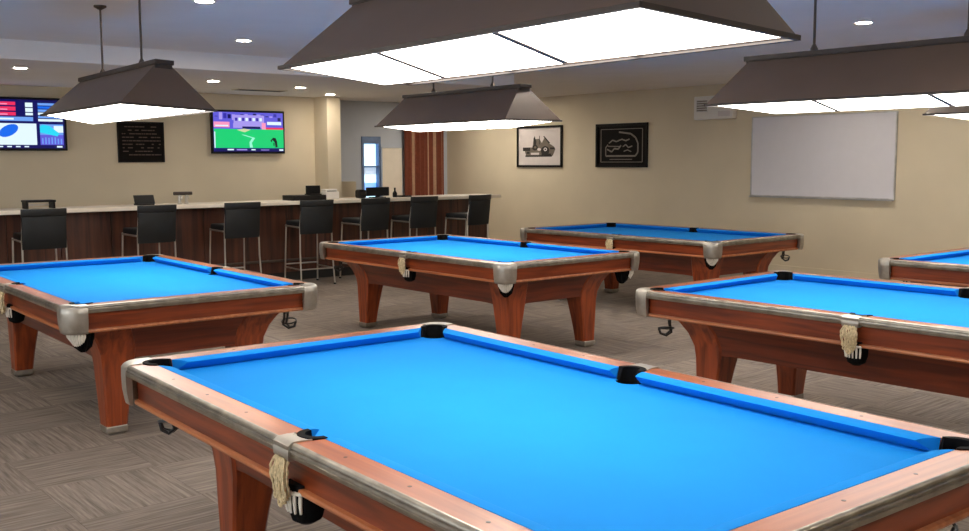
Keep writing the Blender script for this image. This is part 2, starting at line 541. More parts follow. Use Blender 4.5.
# ------------------------------------------------------------------ bar stools
SW, SD = .235, .23        # half width, half depth


def tb(name, mat, pts, r, n=8):
    return MB().tube(pts, r, n).mesh(name, mat, smooth=True)


def cushion_mesh(name, mat, x0, x1, y0, y1, z0, z1, bev):
    return MB().box(x0, x1, y0, y1, z0, z1).mesh(name, mat, smooth=True, bevel=bev, seg=3, angle=60)


# local axes: the stool faces -x (the bar); its back is at +x
def back_sheet(name, mat, z0, z1, t, grow):
    mb = MB()
    rings = []
    for k in range(9):
        q = k / 8
        yv = (-SW - grow) + q * (2 * SW + 2 * grow)
        bow = .035 * (1 - (2 * q - 1) ** 2)
        def xx(z):
            return SD - .01 + bow + (z - .62) * .12
        rings.append([(xx(z0) - t, yv, z0), (xx(z0) + t * .6, yv, z0), (xx(z1) + t * .6, yv, z1), (xx(z1) - t, yv, z1)])
    mb.loft(rings)
    return mb.mesh(name, mat, smooth=True, bevel=.006, seg=2, angle=50)


stool_meshes = [
    ('seat', cushion_mesh('seat', 'stool', -SD, SD - .02, -SW + .01, SW - .01, .765, .86, .02)),
    ('backrest', back_sheet('backrest', 'stool', .69, 1.055, .022, 0)),
    ('back_band', back_sheet('back_band', 'stool_band', 1.055, 1.14, .024, .004)),
    ('seat_rail', MB().tube([(SD - .03, -SW, .78), (-SD + .02, -SW, .785), (-SD + .02, SW, .785), (SD - .03, SW, .78)], .011).mesh('seat_rail', 'chrome', smooth=True)),
]
for sy in (-1, 1):
    stool_meshes.append(('leg', tb('leg', 'chrome', [(SD + .035, sy * (SW + .01), .012), (SD - .005, sy * SW, .45), (SD - .005, sy * (SW - .005), .80), (SD + .03, sy * (SW - .01), 1.0)], .011)))
    stool_meshes.append(('leg', tb('leg', 'chrome', [(-SD - .03, sy * (SW + .01), .012), (-SD + .02, sy * (SW - .005), .80)], .011)))
    stool_meshes.append(('footrest_bar', tb('footrest_bar', 'chrome', [(SD + .018, sy * (SW + .005), .22), (-SD - .015, sy * (SW + .005), .22)], .009)))
    for sx in (-1, 1):
        stool_meshes.append(('foot_glide', MB().lathe([(.016, 0), (.018, .008), (.014, .02)], 10, (sx * (SD + .033), sy * (SW + .01))).mesh('foot_glide', 'black_gloss', smooth=True)))
stool_meshes.append(('footrest_bar', tb('footrest_bar', 'chrome', [(-SD - .012, -SW - .005, .26), (-SD - .012, SW + .005, .26)], .01)))
stool_meshes.append(('footrest_bar', tb('footrest_bar', 'chrome', [(SD + .018, -SW - .005, .22), (SD + .018, SW + .005, .22)], .009)))

stool_spots = [(-11.98, 3.30, -2, 'black padded bar stool with silver legs, leftmost at the bar'),
               (-11.98, 4.56, 3, 'second black bar stool from the left, under the dark menu board'),
               (-11.98, 5.68, -1, 'third black bar stool from the left, under the ball game screen'),
               (-11.98, 6.76, -4, 'fourth black bar stool from the left, its silver legs showing beside the left table corner'),
               (-11.98, 7.65, 4, 'fifth black bar stool from the left, in front of the black till screens'),
               (-11.98, 8.49, 2, 'sixth black bar stool from the left, below the striped curtain'),
               (-11.96, 9.47, 10, 'black bar stool at the right end of the bar against the beige wall')]
for x, y, a, lb in stool_spots:
    t = thing('bar_stool', lb, 'bar stool', (x, y, 0), R(a), 'black bar stools along the bar')
    for n, me in stool_meshes:
        mesh_obj(n, me, t)

# ------------------------------------------------------------------ things on the bar
CX = -12.5
t = thing('serving_rack', 'low black open rack on the bar counter at the far left', 'rack', (CX, 3.46, BH))
MB().box(-.10, .10, -.17, .17, .075, .10).build('top_shelf', 'black_gloss', t, bevel=.006)
for sy in (-1, 1):
    MB().box(-.09, .09, sy * .15 - .012, sy * .15 + .012, 0, .075).build('leg', 'black_gloss', t)
MB().box(-.09, -.08, -.14, .14, .03, .05).build('cross_bar', 'chrome', t)

t = thing('tilted_display', 'small black tilted display on the bar under the menu board', 'display', (CX, 4.72, BH))
MB().box(-.09, .09, -.10, .10, 0, .02).build('base', 'black_gloss', t, bevel=.005)
MB().prism([(.02, .015), (.045, .015), (-.005, .125), (-.03, .125)], -.125, .125).build('screen_housing', 'black_gloss', t)
h = t.children[-1]
h.data.transform(Matrix(((1, 0, 0, 0), (0, 0, 1, 0), (0, 1, 0, 0), (0, 0, 0, 1))))

t = thing('beer_tap', 'twin-post metal beer tap with dark cross bar on the bar', 'beer tap', (CX, 5.23, BH))
for sy in (-1, 1):
    MB().lathe([(.028, 0), (.03, .01), (.019, .02), (.018, .115)], 14, (0, sy * .045)).build('post', 'chrome', t, smooth=True)
    MB().tube([(.0, sy * .045, .10), (.07, sy * .045, .10), (.08, sy * .045, .06)], .008).build('spout', 'chrome', t, smooth=True)
MB().tube([(0, -.12, .135), (0, .12, .135)], .022, 10).build('cross_bar', 'shade_dark', t, smooth=True)

t = thing('cash_drawer', 'flat black cash drawer on the bar counter', 'cash drawer', (CX, 7.0, BH))
MB().box(-.16, .16, -.26, .26, 0, .07).build('case', 'black_gloss', t, bevel=.005)
MB().box(.16, .168, -.24, .24, .01, .06).build('drawer_front', 'black_gloss', t, bevel=.002)
t = thing('till_screen', 'small black till screen standing on the cash drawer', 'till', (CX, 7.14, BH + .07))
MB().box(-.08, .08, -.09, .09, 0, .015).build('base', 'black_gloss', t)
MB().box(-.02, .015, -.11, .11, .015, .13).build('screen_housing', 'black_gloss', t, bevel=.006)
t = thing('receipt_printer', 'white receipt printer beside the cash drawer', 'printer', (CX, 7.40, BH))
MB().box(-.09, .09, -.105, .115, 0, .11).build('case', 'white_trim', t, bevel=.012)
MB().prism([(-.08, -.09), (.06, -.09), (.06, .10), (-.08, .10)], .11, .145).build('lid', 'white_trim', t, bevel=.008)
MB().box(.062, .068, -.07, .08, .113, .121).build('paper_slot', 'kick', t)

t = thing('till_monitor', 'wide black monitor standing on the bar in front of the window', 'monitor', (CX, 8.22, BH))
MB().box(-.08, .08, -.10, .10, 0, .012).build('base', 'black_gloss', t)
MB().box(-.015, .015, -.03, .03, .012, .06).build('neck', 'black_gloss', t)
MB().box(-.03, .02, -.19, .20, .025, .155).build('screen_housing', 'black_gloss', t, bevel=.012)
t = thing('card_terminal', 'rounded black terminal left of the wide black monitor', 'terminal', (CX, 7.93, BH))
MB().box(-.07, .07, -.065, .065, 0, .125).build('case', 'black_gloss', t, bevel=.03, seg=3)
MB().box(.0705, .073, -.045, .045, .05, .095).build('display', 'kick', t)
t = thing('small_bottle', 'small dark bottle on the bar right of the monitor', 'bottle', (CX, 8.53, BH))
MB().lathe([(.03, 0), (.034, .01), (.034, .06), (.014, .09), (.013, .125), (.016, .125)], 14).build('glass_body', 'black_gloss', t, smooth=True)
MB().lathe([(.015, .125), (.015, .14)], 12).build('cap', 'kick', t)
t = thing('coaster_tray', 'low dark tray on the bar beside the small bottle', 'tray', (CX, 8.68, BH))
MB().box(-.09, .09, -.06, .09, 0, .008).build('base', 'kick', t)
MB().box(-.09, .09, -.06, -.05, .008, .022).box(-.09, .09, .08, .09, .008, .022).box(-.09, -.08, -.05, .08, .008, .022).box(.08, .09, -.05, .08, .008, .022).build('rim', 'kick', t)


# ------------------------------------------------------------------ flat prints: layered polygons on a panel facing +x or -y
def panel_x(mb, x, rects, y0, y1, z0, z1):
    """rects in 0..1 picture coordinates (left to right as seen, bottom to top); the panel faces +x"""
    for k, (pts, mi) in enumerate(rects):
        vs = [(x + .0004 * (k + 1), y0 + (y1 - y0) * u, z0 + (z1 - z0) * v) for u, v in pts]
        mb.add(vs, [tuple(range(len(vs)))], mi)


def rc(u0, v0, u1, v1):
    return [(u0, v0), (u1, v0), (u1, v1), (u0, v1)]


def tv(name_lb, y0, y1, z0, z1, mats, rects, x=XB):
    t = thing('wall_screen', name_lb, 'television', (x, (y0 + y1) / 2, (z0 + z1) / 2), 0, 'wall screens behind the bar')
    hw, hh = (y1 - y0) / 2, (z1 - z0) / 2
    MB().box(.0, .05, -.15, .15, -.12, .12).build('wall_mount', 'black_gloss', t)
    MB().box(.05, .095, -hw, hw, -hh, hh).build('housing', 'black_gloss', t, bevel=.006)
    b = .03
    mb = MB()
    panel_x(mb, .0955, [(rc(0, 0, 1, 1), 0)] + rects, -hw + b, hw - b, -hh + b, hh - b)
    mb.build('screen', mats, t)
    return t


rnd = random.Random(3)
# large four-way screen
m1 = ['s_navy', 's_red', 's_pink', 's_white', 's_blue', 's_cyan', 's_sky', 's_violet', 's_black']
r1 = []
S0 = 0.0
for i, (v0, v1) in enumerate([(.88, .95), (.77, .85), (.67, .74)]):
    r1.append((rc(.02, v0, .57, v1), 1))
    r1.append((rc(.02, v0 + .012, .5, v0 + .035), 2))
for v0, v1 in [(.85, .94), (.75, .83), (.68, .73)]:
    r1.append((rc(.655, v0, .72, v1), 3))
r1.append((rc(.02, .56, .72, .645), 6)); r1.append((rc(.02, .585, .55, .62), 3))
for i in range(6):
    v0 = .56 + i * .066
    r1.append((rc(.765, v0, .985, v0 + .048), [3, 6, 3, 6, 4, 6][i]))
r1.append((rc(.02, .07, .745, .51), 3))
blob = [(.50 + .075 * math.cos(a) + .04 * math.sin(a), .36 + .135 * math.sin(a)) for a in [2 * PI * i / 18 for i in range(18)]]
r1.append((blob, 4))
r1.append((rc(.775, .07, .985, .50), 7)); r1.append((rc(.775, .28, .985, .50), 6)); r1.append((rc(.9, .33, .985, .47), 3))
r1.append(([(.775, .33), (.93, .25), (.95, .31), (.86, .47), (.80, .49), (.775, .45)], 5))
for i in range(7):
    u = .79 + i * .028
    r1.append((rc(u, .09, u + .012, .20 + .05 * rnd.random()), 6))
for i in range(9):
    r1.append((rc(.03 + i * .075, .02, .07 + i * .075, .045), 3))
r1.append((rc(.92, .015, .97, .05), 3))
tv('large wall screen showing red bars and a blue shape on white panels', 2.74, 4.16, 1.80, 2.47, m1, r1)

m2 = ['s_dblue', 's_green', 's_lav', 's_pink', 's_white', 's_line', 's_dirt', 's_black', 's_violet', 's_navy', 's_red']
r2 = [(rc(0, .52, 1, 1), 8)]
for i in range(16):
    u = .02 + .06 * i
    r2.append((rc(u, .78 + .12 * rnd.random(), u + .045, .86 + .13 * rnd.random()), [9, 2, 0][i % 3]))
r2.append((rc(.28, .72, .72, .93), 2))
for i in range(8):
    r2.append((rc(.30 + .05 * i, .78, .335 + .05 * i, .86), [0, 4][i % 2]))
r2 += [(rc(0, .61, .22, .75), 3), (rc(.02, .64, .2, .67), 4), (rc(.27, .60, .70, .72), 2), (rc(.40, .58, .66, .64), 9), (rc(.72, .55, 1, .62), 10),
       (rc(.76, .69, .97, .77), 4), (rc(.68, .55, .74, .74), 3), (rc(0, .09, 1, .57), 1),
       ([(.32, .55), (.43, .49), (.52, .56), (.42, .585)], 6), ([(.38, .43), (.42, .43), (.58, .35), (.53, .22), (.545, .10), (.50, .10), (.495, .24), (.535, .345)], 5),
       (rc(0, 0, 1, .085), 9), (rc(.18, .03, .27, .065), 4), (rc(.31, .03, .46, .06), 2), (rc(.52, .03, .58, .06), 4), (rc(.66, .03, .78, .05), 2), (rc(.93, .02, .99, .06), 4),
       (rc(0, .09, .015, .5), 4),
       ([(.80, .28), (.84, .36), (.88, .35), (.90, .26), (.905, .12), (.875, .10), (.865, .24), (.83, .30), (.82, .24)], 7), (rc(.845, .15, .86, .23), 7)]
tv('small wall screen showing a green ball game field and purple stands', 6.15, 7.31, 1.765, 2.39, m2, r2)

# menu board on the bar wall
t = thing('menu_board', 'dark brown menu board with faint lines of lettering on the bar wall', 'sign', (XB, 5.16, 1.92))
MB().box(0, .02, -.305, .305, -.255, .255).build('board', 'board_dark', t)
fb = MB()
for a, b, c, d in [(-.32, .32, .255, .275), (-.32, .32, -.275, -.255), (-.32, -.305, -.255, .255), (.305, .32, -.255, .255)]:
    fb.box(0, .03, a, b, c, d)
fb.build('frame', 'frame_black', t)
lm = MB()
ll = []
for i in range(9):
    v = .90 - i * .095
    u = .06
    while u < .92:
        wd = .03 + .10 * rnd.random()
        if rnd.random() < .78:
            ll.append((rc(u, v, min(.94, u + wd), v + .028), 0))
        u += wd + .012
panel_x(lm, .0202, [(p, 0) for p, _ in ll], -.30, .30, -.25, .25)
lo = lm.build('lettering', 'board_line2', t)
lo['kind'] = 'stuff'


# ------------------------------------------------------------------ right wall
def panel_y(mb, y, rects, x0, x1, z0, z1):
    for k, (pts, mi) in enumerate(rects):
        vs = [(x0 + (x1 - x0) * u, y - .0004 * (k + 1), z0 + (z1 - z0) * v) for u, v in pts]
        mb.add(vs, [tuple(range(len(vs)))], mi)


def frame_y(name, mat, t, hw, hh, fwid, d):
    MB().box(-hw, hw, -d, 0, hh - fwid, hh).box(-hw, hw, -d, 0, -hh, -hh + fwid).box(-hw, -hw + fwid, -d, 0, -hh + fwid, hh - fwid) \
        .box(hw - fwid, hw, -d, 0, -hh + fwid, hh - fwid).build(name, mat, t)


t = thing('whiteboard', 'large blank whiteboard with thin frame on the right wall', 'whiteboard', (-8.0, YW, 1.695))
MB().box(-1.125, 1.125, -.02, 0, -.57, .57).build('board_surface', 'wb', t)
frame_y('frame', 'alu', t, 1.14, .585, .016, .028)
MB().box(-1.13, 1.13, -.075, -.0, -.602, -.586).build('pen_tray', 'alu', t)

t = thing('framed_photograph', 'black framed photograph of an old vehicle on a white mat', 'picture', (-13.835, YW, 1.90))
MB().box(-.585, .585, -.015, 0, -.35, .35).build('mat_board', 'print_white', t)
frame_y('frame', 'frame_black', t, .615, .38, .038, .035)
pr = MB()
def ell(cx, cy, rx, ry, n=14):
    return [(cx + rx * math.cos(2 * PI * i / n), cy + ry * math.sin(2 * PI * i / n)) for i in range(n)]
vp = [([(.14, .40), (.26, .46), (.34, .52), (.36, .70), (.50, .72), (.56, .60), (.62, .74), (.74, .58), (.84, .50), (.88, .42), (.82, .24), (.18, .24)], 1),
      (rc(.10, .38, .28, .48), 0), (rc(.16, .215, .80, .255), 0), (ell(.64, .38, .10, .13), 0), (ell(.645, .42, .04, .05), 2), (ell(.645, .42, .02, .025), 0),
      ([(.36, .72), (.39, .80), (.43, .64), (.42, .52), (.37, .54)], 0), (rc(.50, .56, .515, .80), 0), (ell(.40, .47, .07, .08), 0), (ell(.405, .48, .03, .035), 1),
      (rc(.76, .42, .87, .47), 0), (rc(.30, .27, .50, .33), 2), (ell(.50, .42, .045, .04), 2), (rc(.20, .48, .34, .54), 2), (rc(.56, .255, .78, .30), 0), (rc(.20, .30, .27, .36), 0),
      ([(.60, .78), (.625, .79), (.76, .60), (.74, .57)], 0)]
panel_y(pr, -.0152, vp, -.57, .57, -.33, .33)
pr.build('printed_image', ['print_dark', 'print_mid', 'print_white'], t)

t = thing('framed_sign', 'black framed sign with silver line emblem on the right wall', 'picture', (-11.78, YW, 1.895))
MB().box(-.55, .55, -.015, 0, -.34, .34).build('sign_board', 'board_dark', t)
frame_y('frame', 'frame_black', t, .59, .37, .045, .035)
pr = MB()
def stroke(pts, wv):
    out = []
    for (a, b), (c, d) in zip(pts[:-1], pts[1:]):
        dx, dy = c - a, d - b
        L = math.hypot(dx * 1.6, dy) or 1
        nx_, ny_ = -dy / L * wv / 1.0, dx * 1.6 / L * wv
        out.append(([(a - nx_ / 1.6, b - ny_), (c - nx_ / 1.6, d - ny_), (c + nx_ / 1.6, d + ny_), (a + nx_ / 1.6, b + ny_)], 0))
    return out
st = []
st += stroke([(.06, .06), (.06, .93)], .012) + stroke([(.94, .06), (.94, .93)], .012) + stroke([(.06, .06), (.94, .06)], .008) + stroke([(.06, .93), (.94, .93)], .008)
st += stroke([(.17, .22), (.80, .22), (.85, .32), (.85, .55), (.80, .70), (.70, .80), (.45, .85)], .022) + stroke([(.17, .22), (.17, .45), (.22, .52)], .016)
st += stroke([(.20, .40), (.30, .33), (.36, .42), (.44, .40), (.50, .50)], .02) + stroke([(.24, .56), (.32, .64), (.40, .60), (.52, .66), (.60, .62), (.68, .66)], .018)
st += stroke([(.22, .48), (.48, .47)], .012) + stroke([(.54, .46), (.60, .52), (.66, .44), (.74, .48)], .016) + stroke([(.56, .34), (.64, .38), (.72, .33)], .014)
st += stroke([(.26, .13), (.74, .13)], .01)
panel_y(pr, -.0152, st, -.54, .54, -.32, .32)
pr.build('emblem_lines', ['board_line'], t)

t = thing('wall_unit', 'white rectangular wall unit with grey grille left of the whiteboard', 'wall unit', (-9.80, YW, 2.445))
MB().box(-.37, .37, -.11, 0, -.18, .18).build('case', 'white_trim', t, bevel=.015)
MB().box(-.31, -.10, -.116, -.11, -.06, .12).build('grille', 'alu', t)
for k in range(5):
    MB().box(-.30, -.11, -.122, -.116, -.045 + k * .035, -.032 + k * .035).build('slat', 'print_mid', t)
MB().box(.10, .32, -.113, -.11, -.14, -.06).build('label_plate', 'print_white', t)

# ------------------------------------------------------------------ pool tables
H = 0.85
HX, HY = 1.43, 0.813
BED = H - .046
PC, PR_ = .133, .062       # corner pocket centre from the outer corner, radius
ZA = .687                  # underside of apron


def to_corner(sx, sy, u, v):
    """(u along x, v along y) measured inwards from the outer corner"""
    return (sx * (HX - u), sy * (HY - v))


ME = {}
SOFF = {-1: .06, 1: 0.0}     # side pocket position along the table, per side


def build_table_meshes():
    # bed cloth
    poly = []
    for sx, sy in ((1, 1), (-1, 1), (-1, -1), (1, -1)):
        arc = []
        for k in range(9):
            a = R(-22 + k * (134 / 8))
            arc.append(to_corner(sx, sy, PC + .058 * math.cos(a), PC + .058 * math.sin(a)))
        if sx * sy > 0:
            arc = arc
        else:
            arc = arc[::-1]
        if (sx, sy) == (1, 1) or (sx, sy) == (-1, -1):
            pass
        poly.append(arc)
    # order counter-clockwise: corner(+,+) from x-edge to y-edge ...
    pp = []
    for (sx, sy), arc in zip(((1, 1), (-1, 1), (-1, -1), (1, -1)), poly):
        # going counter-clockwise we arrive along +x side (for ++), leave along the +y side
        first = to_corner(sx, sy, .105, .2) if sx * sy > 0 else to_corner(sx, sy, .2, .105)
        d0 = math.dist(arc[0], first)
        d1 = math.dist(arc[-1], first)
        pp += arc if d0 < d1 else arc[::-1]
        if sy == 1 and sx == 1:
            pp += [(SOFF[1] + .056 * math.cos(R(-a)), HY - .116 + .056 * math.sin(R(-a))) for a in range(0, 181, 20)]
        if sy == -1 and sx == -1:
            pp += [(SOFF[-1] - .056 * math.cos(R(a)), -HY + .116 + .056 * math.sin(R(a))) for a in range(0, 181, 20)]
    ME['bed'] = MB().prism(pp, BED - .03, BED).mesh('bed_cloth', 'cloth')

    # rails: plan polygons in local (u along, v inward) then placed
    def rail_long(sgn, sy):
        """wood rail on a long side, from the side pocket to the corner on the sgn side"""
        L = HX - sgn * SOFF[sy]
        plan = [(.128, .014), (.128, .0705), (.135, .0705), (.165, .077), (.188, .098), (.196, .109), (L - .060, .109), (L - .052, .070), (L - .045, .055), (L - .045, .014)]
        return [(sgn * (HX - u), sy * (HY - v)) for u, v in plan]

    def rail_end(sx):
        plan = [(.128, .014), (.128, .0705), (.135, .0705), (.165, .077), (.188, .098), (.196, .109), (2 * HY - .196, .109), (2 * HY - .188, .098), (2 * HY - .165, .077), (2 * HY - .135, .0705), (2 * HY - .128, .0705), (2 * HY - .128, .014)]
        return [(sx * (HX - v), HY - u) for u, v in plan]

    prof_t = [(.018, H + .0015), (.011, H + .0005), (.006, H - .006), (.005, H - .012), (.0075, H - .0145), (.001, H - .017), (0, H - .023),
              (.0045, H - .0255), (.001, H - .028), (.0015, H - .038), (.006, H - .044), (.018, H - .044)]

    def strip(a, b, mapf, prof):
        return MB().loft([[mapf(a, v) + (z,) for v, z in prof], [mapf(b, v) + (z,) for v, z in prof]])

    prof_c = [(.109, H), (.122, H), (.146, H - .003), (.156, H - .0065), (.160, H - .0095), (.157, H - .013), (.120, BED + .001), (.113, BED + .001)]

    def cush(off, corner_both, mapf):
        def ring(end):
            out = []
            for v, z in prof_c:
                q = (v - .109) / .051
                if end == 0:
                    out.append(mapf(.194 + q * .050, v) + (z,))
                elif corner_both:
                    out.append(mapf(2 * HY - .194 - q * .050, v) + (z,))
                else:
                    out.append(mapf(HX - off - .060 - q * .010, v) + (z,))
            return out
        return MB().loft([ring(0), ring(1)])

    prof_lip = [(.040, ZA + .022), (.032, ZA + .019), (.030, ZA + .010), (.033, ZA + .003), (.042, ZA), (.075, ZA), (.075, ZA + .022)]
    for sy in (-1, 1):
        for sx in (-1, 1):
            mp = lambda u, v, sx=sx, sy=sy: (sx * (HX - u), sy * (HY - v))
            k = ('L', sx, sy)
            ME[('rail',) + k] = MB().prism(rail_long(sx, sy), H - .042, H).mesh('rail', 'rail_x', bevel=.003, seg=2)
            ME[('trim',) + k] = strip(.126, HX - sx * SOFF[sy] - .045, mp, prof_t).mesh('metal_trim', 'trim', smooth=True, angle=50)
            ME[('cush',) + k] = cush(sx * SOFF[sy], False, mp).mesh('cushion', 'cloth', smooth=True, angle=30)
        mp2 = lambda u, v, sy=sy: (u, sy * (HY - v))
        k = ('S', 0, sy)
        ME[('apron',) + k] = strip(-HX + .124, HX - .124, mp2, [(.042, H - .044), (.046, ZA + .02), (.07, ZA + .02), (.07, H - .044)]).mesh('apron', 'apron_x')
        ME[('lip',) + k] = strip(-HX + .124, HX - .124, mp2, prof_lip).mesh('moulding', 'lip', smooth=True)
        ME[('panel',) + k] = side_panel(sy, True)
    for sx in (-1, 1):
        mp = lambda u, v, sx=sx: (sx * (HX - v), HY - u)
        k = ('E', sx, 0)
        ME[('rail',) + k] = MB().prism(rail_end(sx), H - .042, H).mesh('rail', 'rail_y', bevel=.003, seg=2)
        ME[('trim',) + k] = strip(.126, 2 * HY - .126, mp, prof_t).mesh('metal_trim', 'trim', smooth=True, angle=50)
        ME[('cush',) + k] = cush(0, True, mp).mesh('cushion', 'cloth', smooth=True, angle=30)
        ME[('apron',) + k] = strip(.124, 2 * HY - .124, mp, [(.042, H - .044), (.046, ZA + .02), (.07, ZA + .02), (.07, H - .044)]).mesh('apron', 'apron_y')
        ME[('lip',) + k] = strip(.124, 2 * HY - .124, mp, prof_lip).mesh('moulding', 'lip', smooth=True)
        ME[('panel',) + k] = side_panel(sx, False)
    # corner castings, pockets, legs
    for sx in (-1, 1):
        for sy in (-1, 1):
            ME[('casting', sx, sy)] = casting(sx, sy)
            ME[('pocket', sx, sy)] = pocket(sx * (HX - PC), sy * (HY - PC), PR_, (-sx, -sy))
            ME[('leg', sx, sy)], ME[('foot', sx, sy)] = leg(sx, sy)
            ME[('cfringe', sx, sy)] = corner_fringe(sx, sy)
            ME[('cbasket', sx, sy)] = basket(sx * (HX - PC), sy * (HY - PC), sx, sy, False)
            ME[('cwire', sx, sy)] = basket(sx * (HX - PC), sy * (HY - PC), sx, sy, True)
    for sy in (-1, 1):
        ME[('pocket', 0, sy)] = pocket(SOFF[sy], sy * (HY - .116), .058, (0, -sy))
        ME[('bracket', 0, sy)] = bracket(sy)
        ME[('tassel', 0, sy)] = tassel(sy)
        ME[('boot', 0, sy)], ME[('bootlace', 0, sy)] = boot(sy)
    ME['deck'] = MB().box(-HX + .08, HX - .08, -HY + .08, HY - .08, ZA + .0, ZA + .05).mesh('slate_frame', 'body_x')
    ME['sight'] = MB().lathe([(.006, H - .002), (.006, H + .0006)], 10).mesh('sight', 'sight')


def inset(z):
    """how far the cabinet stands in from the outer edge at height z (flared at the top)"""
    t = max(0.0, min(1.0, (ZA - z) / ZA))
    return .18 + .10 * (1 - (1 - min(1, t / .36)) ** 2) + .02 * t


def side_panel(s, long):
    """cabinet panel between two legs with an arched lower edge and a flared top"""
    n, zb = 28, (.462 if long else .465)
    blen, bdrop = (.22, .06) if long else ((.18, .10) if s > 0 else (.42, .24))
    half = (HX if long else HY)
    rings = []
    for k in range(n + 1):
        q = -1 + 2 * k / n
        row = []
        a = half - .36
        arch = zb + .0
        e = 1 - abs(q)
        # bracket curve near the legs
        lenfr = blen / a
        drop = 0.0
        if e < lenfr:
            drop = bdrop * (1 - e / lenfr) ** 2
        zlow = arch - drop
        for j in range(7):
            z = ZA - (ZA - zlow) * j / 6
            row.append((q * (half - inset(z) - .04), half, z, inset(z) + .012))
        for j in range(6, -1, -1):
            z = ZA - (ZA - zlow) * j / 6
            row.append((q * (half - inset(z) - .04), half, z, inset(z) + .04))
        other = HY if long else HX
        rings.append([((x, s * (other - d), z) if long else (s * (other - d), x, z)) for x, _h, z, d in row])
    return MB().loft(rings).mesh('side_panel' if long else 'end_panel', 'body_x' if long else 'body_y', smooth=True, angle=40)


def leg(sx, sy):
    rings = []
    zs = [ZA, .64, .58, .50, .42, .34, .26, .18, .10, .055]
    for z in zs:
        d = inset(z)
        wtop, wbot = .25, .125
        t = (ZA - z) / ZA
        wd = wbot + (wtop - wbot) * (1 - t) ** 1.25
        x0, y0 = HX - d, HY - d
        c = .012
        sq = [(0 + c, 0), (0, c), (0, wd - c), (c, wd), (wd - c, wd), (wd, wd - c), (wd, c), (wd - c, 0)]
        rings.append([(sx * (x0 - u), sy * (y0 - v), z) for u, v in sq])
    lg = MB().loft(rings).mesh('leg', 'apron_z', smooth=True, angle=30)
    z = .055
    d = inset(z)
    x0, y0 = HX - d, HY - d
    a = .125
    rg = []
    for zz, g in ((.058, .002), (.050, .004), (.018, .003), (.012, -.012), (0.0, -.018)):
        sq = [(-g, -g), (-g, a + g), (a + g, a + g), (a + g, -g)]
        rg.append([(sx * (x0 - u), sy * (y0 - v), zz) for u, v in sq])
    ft = MB().loft(rg).mesh('foot_cap', 'casting', bevel=.004)
    return lg, ft


def casting(sx, sy):
    r, e = .09, .13
    path = [((0, e), (1, 0)), ((0, (e + r) / 2), (1, 0))]
    for k in range(11):
        a = PI + k * (PI / 2) / 10
        path.append(((r + r * math.cos(a), r + r * math.sin(a)), (-math.cos(a), -math.sin(a))))
    path += [(((e + r) / 2, 0), (0, 1)), ((e, 0), (0, 1))]
    n = len(path)
    rings = []
    for k, ((u, v), (nu, nv)) in enumerate(path):
        t = k / (n - 1)
        ang = R(184 + t * (266 - 184))
        rr = .0625
        iu, iv = PC + rr * math.cos(ang), PC + rr * math.sin(ang)
        if k == 0:
            iu, iv = .0695, e
        if k == n - 1:
            iu, iv = e, .0695
        prof = [(iu, iv, H - .032), (iu, iv, H + .001), (iu * .8 + (u + nu * .012) * .2, iv * .8 + (v + nv * .012) * .2, H + .004)]
        for d, z in ((.014, H + .003), (.005, H - .003), (-.002, H - .012), (-.003, H - .05), (-.001, H - .10), (.006, ZA + .02), (.010, ZA + .004), (.016, ZA), (.024, ZA), (.024, H - .032)):
            prof.append((u + nu * d, v + nv * d, z))
        rings.append([to_corner(sx, sy, a, b) + (z,) for a, b, z in prof])
    return MB().loft(rings).mesh('corner_casting', 'casting', smooth=True, angle=50)


def pocket(cx, cy, r, inward):
    """black pocket liner: tall on the rail side, below the cloth on the bed side"""
    n = 28
    iv = Vector(inward).normalized()
    rings = [[], [], [], [], []]
    for i in range(n):
        a = 2 * PI * i / n
        d = Vector((math.cos(a), math.sin(a)))
        c = d.dot(iv)
        side = c < (.46 if inward[0] else .15)
        zt = H + .004 if side else BED - .004
        rim = .020 if c < .12 else .007
        rr = r
        rings[0].append((cx + d.x * (rr + .004), cy + d.y * (rr + .004), BED - .06))
        rings[1].append((cx + d.x * (rr + .003), cy + d.y * (rr + .003), zt))
        rings[2].append((cx + d.x * (rr - rim), cy + d.y * (rr - rim), zt))
        rings[3].append((cx + d.x * (rr - .010), cy + d.y * (rr - .010), BED - .05))
        rings[4].append((cx + d.x * .004, cy + d.y * .004, BED - .055))
    return MB().loft(rings).mesh('pocket', 'black', smooth=True, angle=40)


def basket(cx, cy, sx, sy, wire):
    """what hangs under a corner pocket: leather straps and a ring, or bare iron hooks"""
    mb = MB()
    ax = Vector((sx, sy)).normalized()
    tn = Vector((-ax.y, ax.x))
    def P(a, b, z):
        p = Vector((cx, cy)) + ax * (a - (.06 if wire else 0)) + tn * b
        return (p.x, p.y, z)
    if wire:
        for b in (-.035, .035):
            mb.tube([P(.0, b, ZA + .03), P(.0, b, ZA - .05), P(-.01, b * .9, ZA - .10), P(.02, b * .5, ZA - .125), P(.055, b * .2, ZA - .115), P(.065, 0, ZA - .085)], .008, 6)
        ring = [P(.02 + .047 * math.cos(2 * PI * i / 14), .047 * math.sin(2 * PI * i / 14), ZA - .08 + .012 * math.sin(2 * PI * i / 14)) for i in range(15)]
        mb.tube(ring, .0055, 6)
        mb.tube([P(.0, -.035, ZA - .03), P(.0, .035, ZA - .03)], .0055, 6)
        return mb.mesh('wire_hook', 'black_wire', smooth=True)
    for k in range(7):
        a = 2 * PI * k / 7
        c, s_ = math.cos(a), math.sin(a)
        mb.tube([P(.058 * c, .058 * s_, ZA + .05), P(.056 * c, .056 * s_, ZA - .03), P(.042 * c, .042 * s_, ZA - .085), P(.01 * c, .01 * s_, ZA - .115)], [.011, .011, .010, .009], 6)
    mb.lathe([(.05, ZA + .05), (.05, ZA - .02), (.042, ZA - .06), (.02, ZA - .10)], 14, (cx, cy))
    return mb.mesh('leather_basket', 'black', smooth=True)


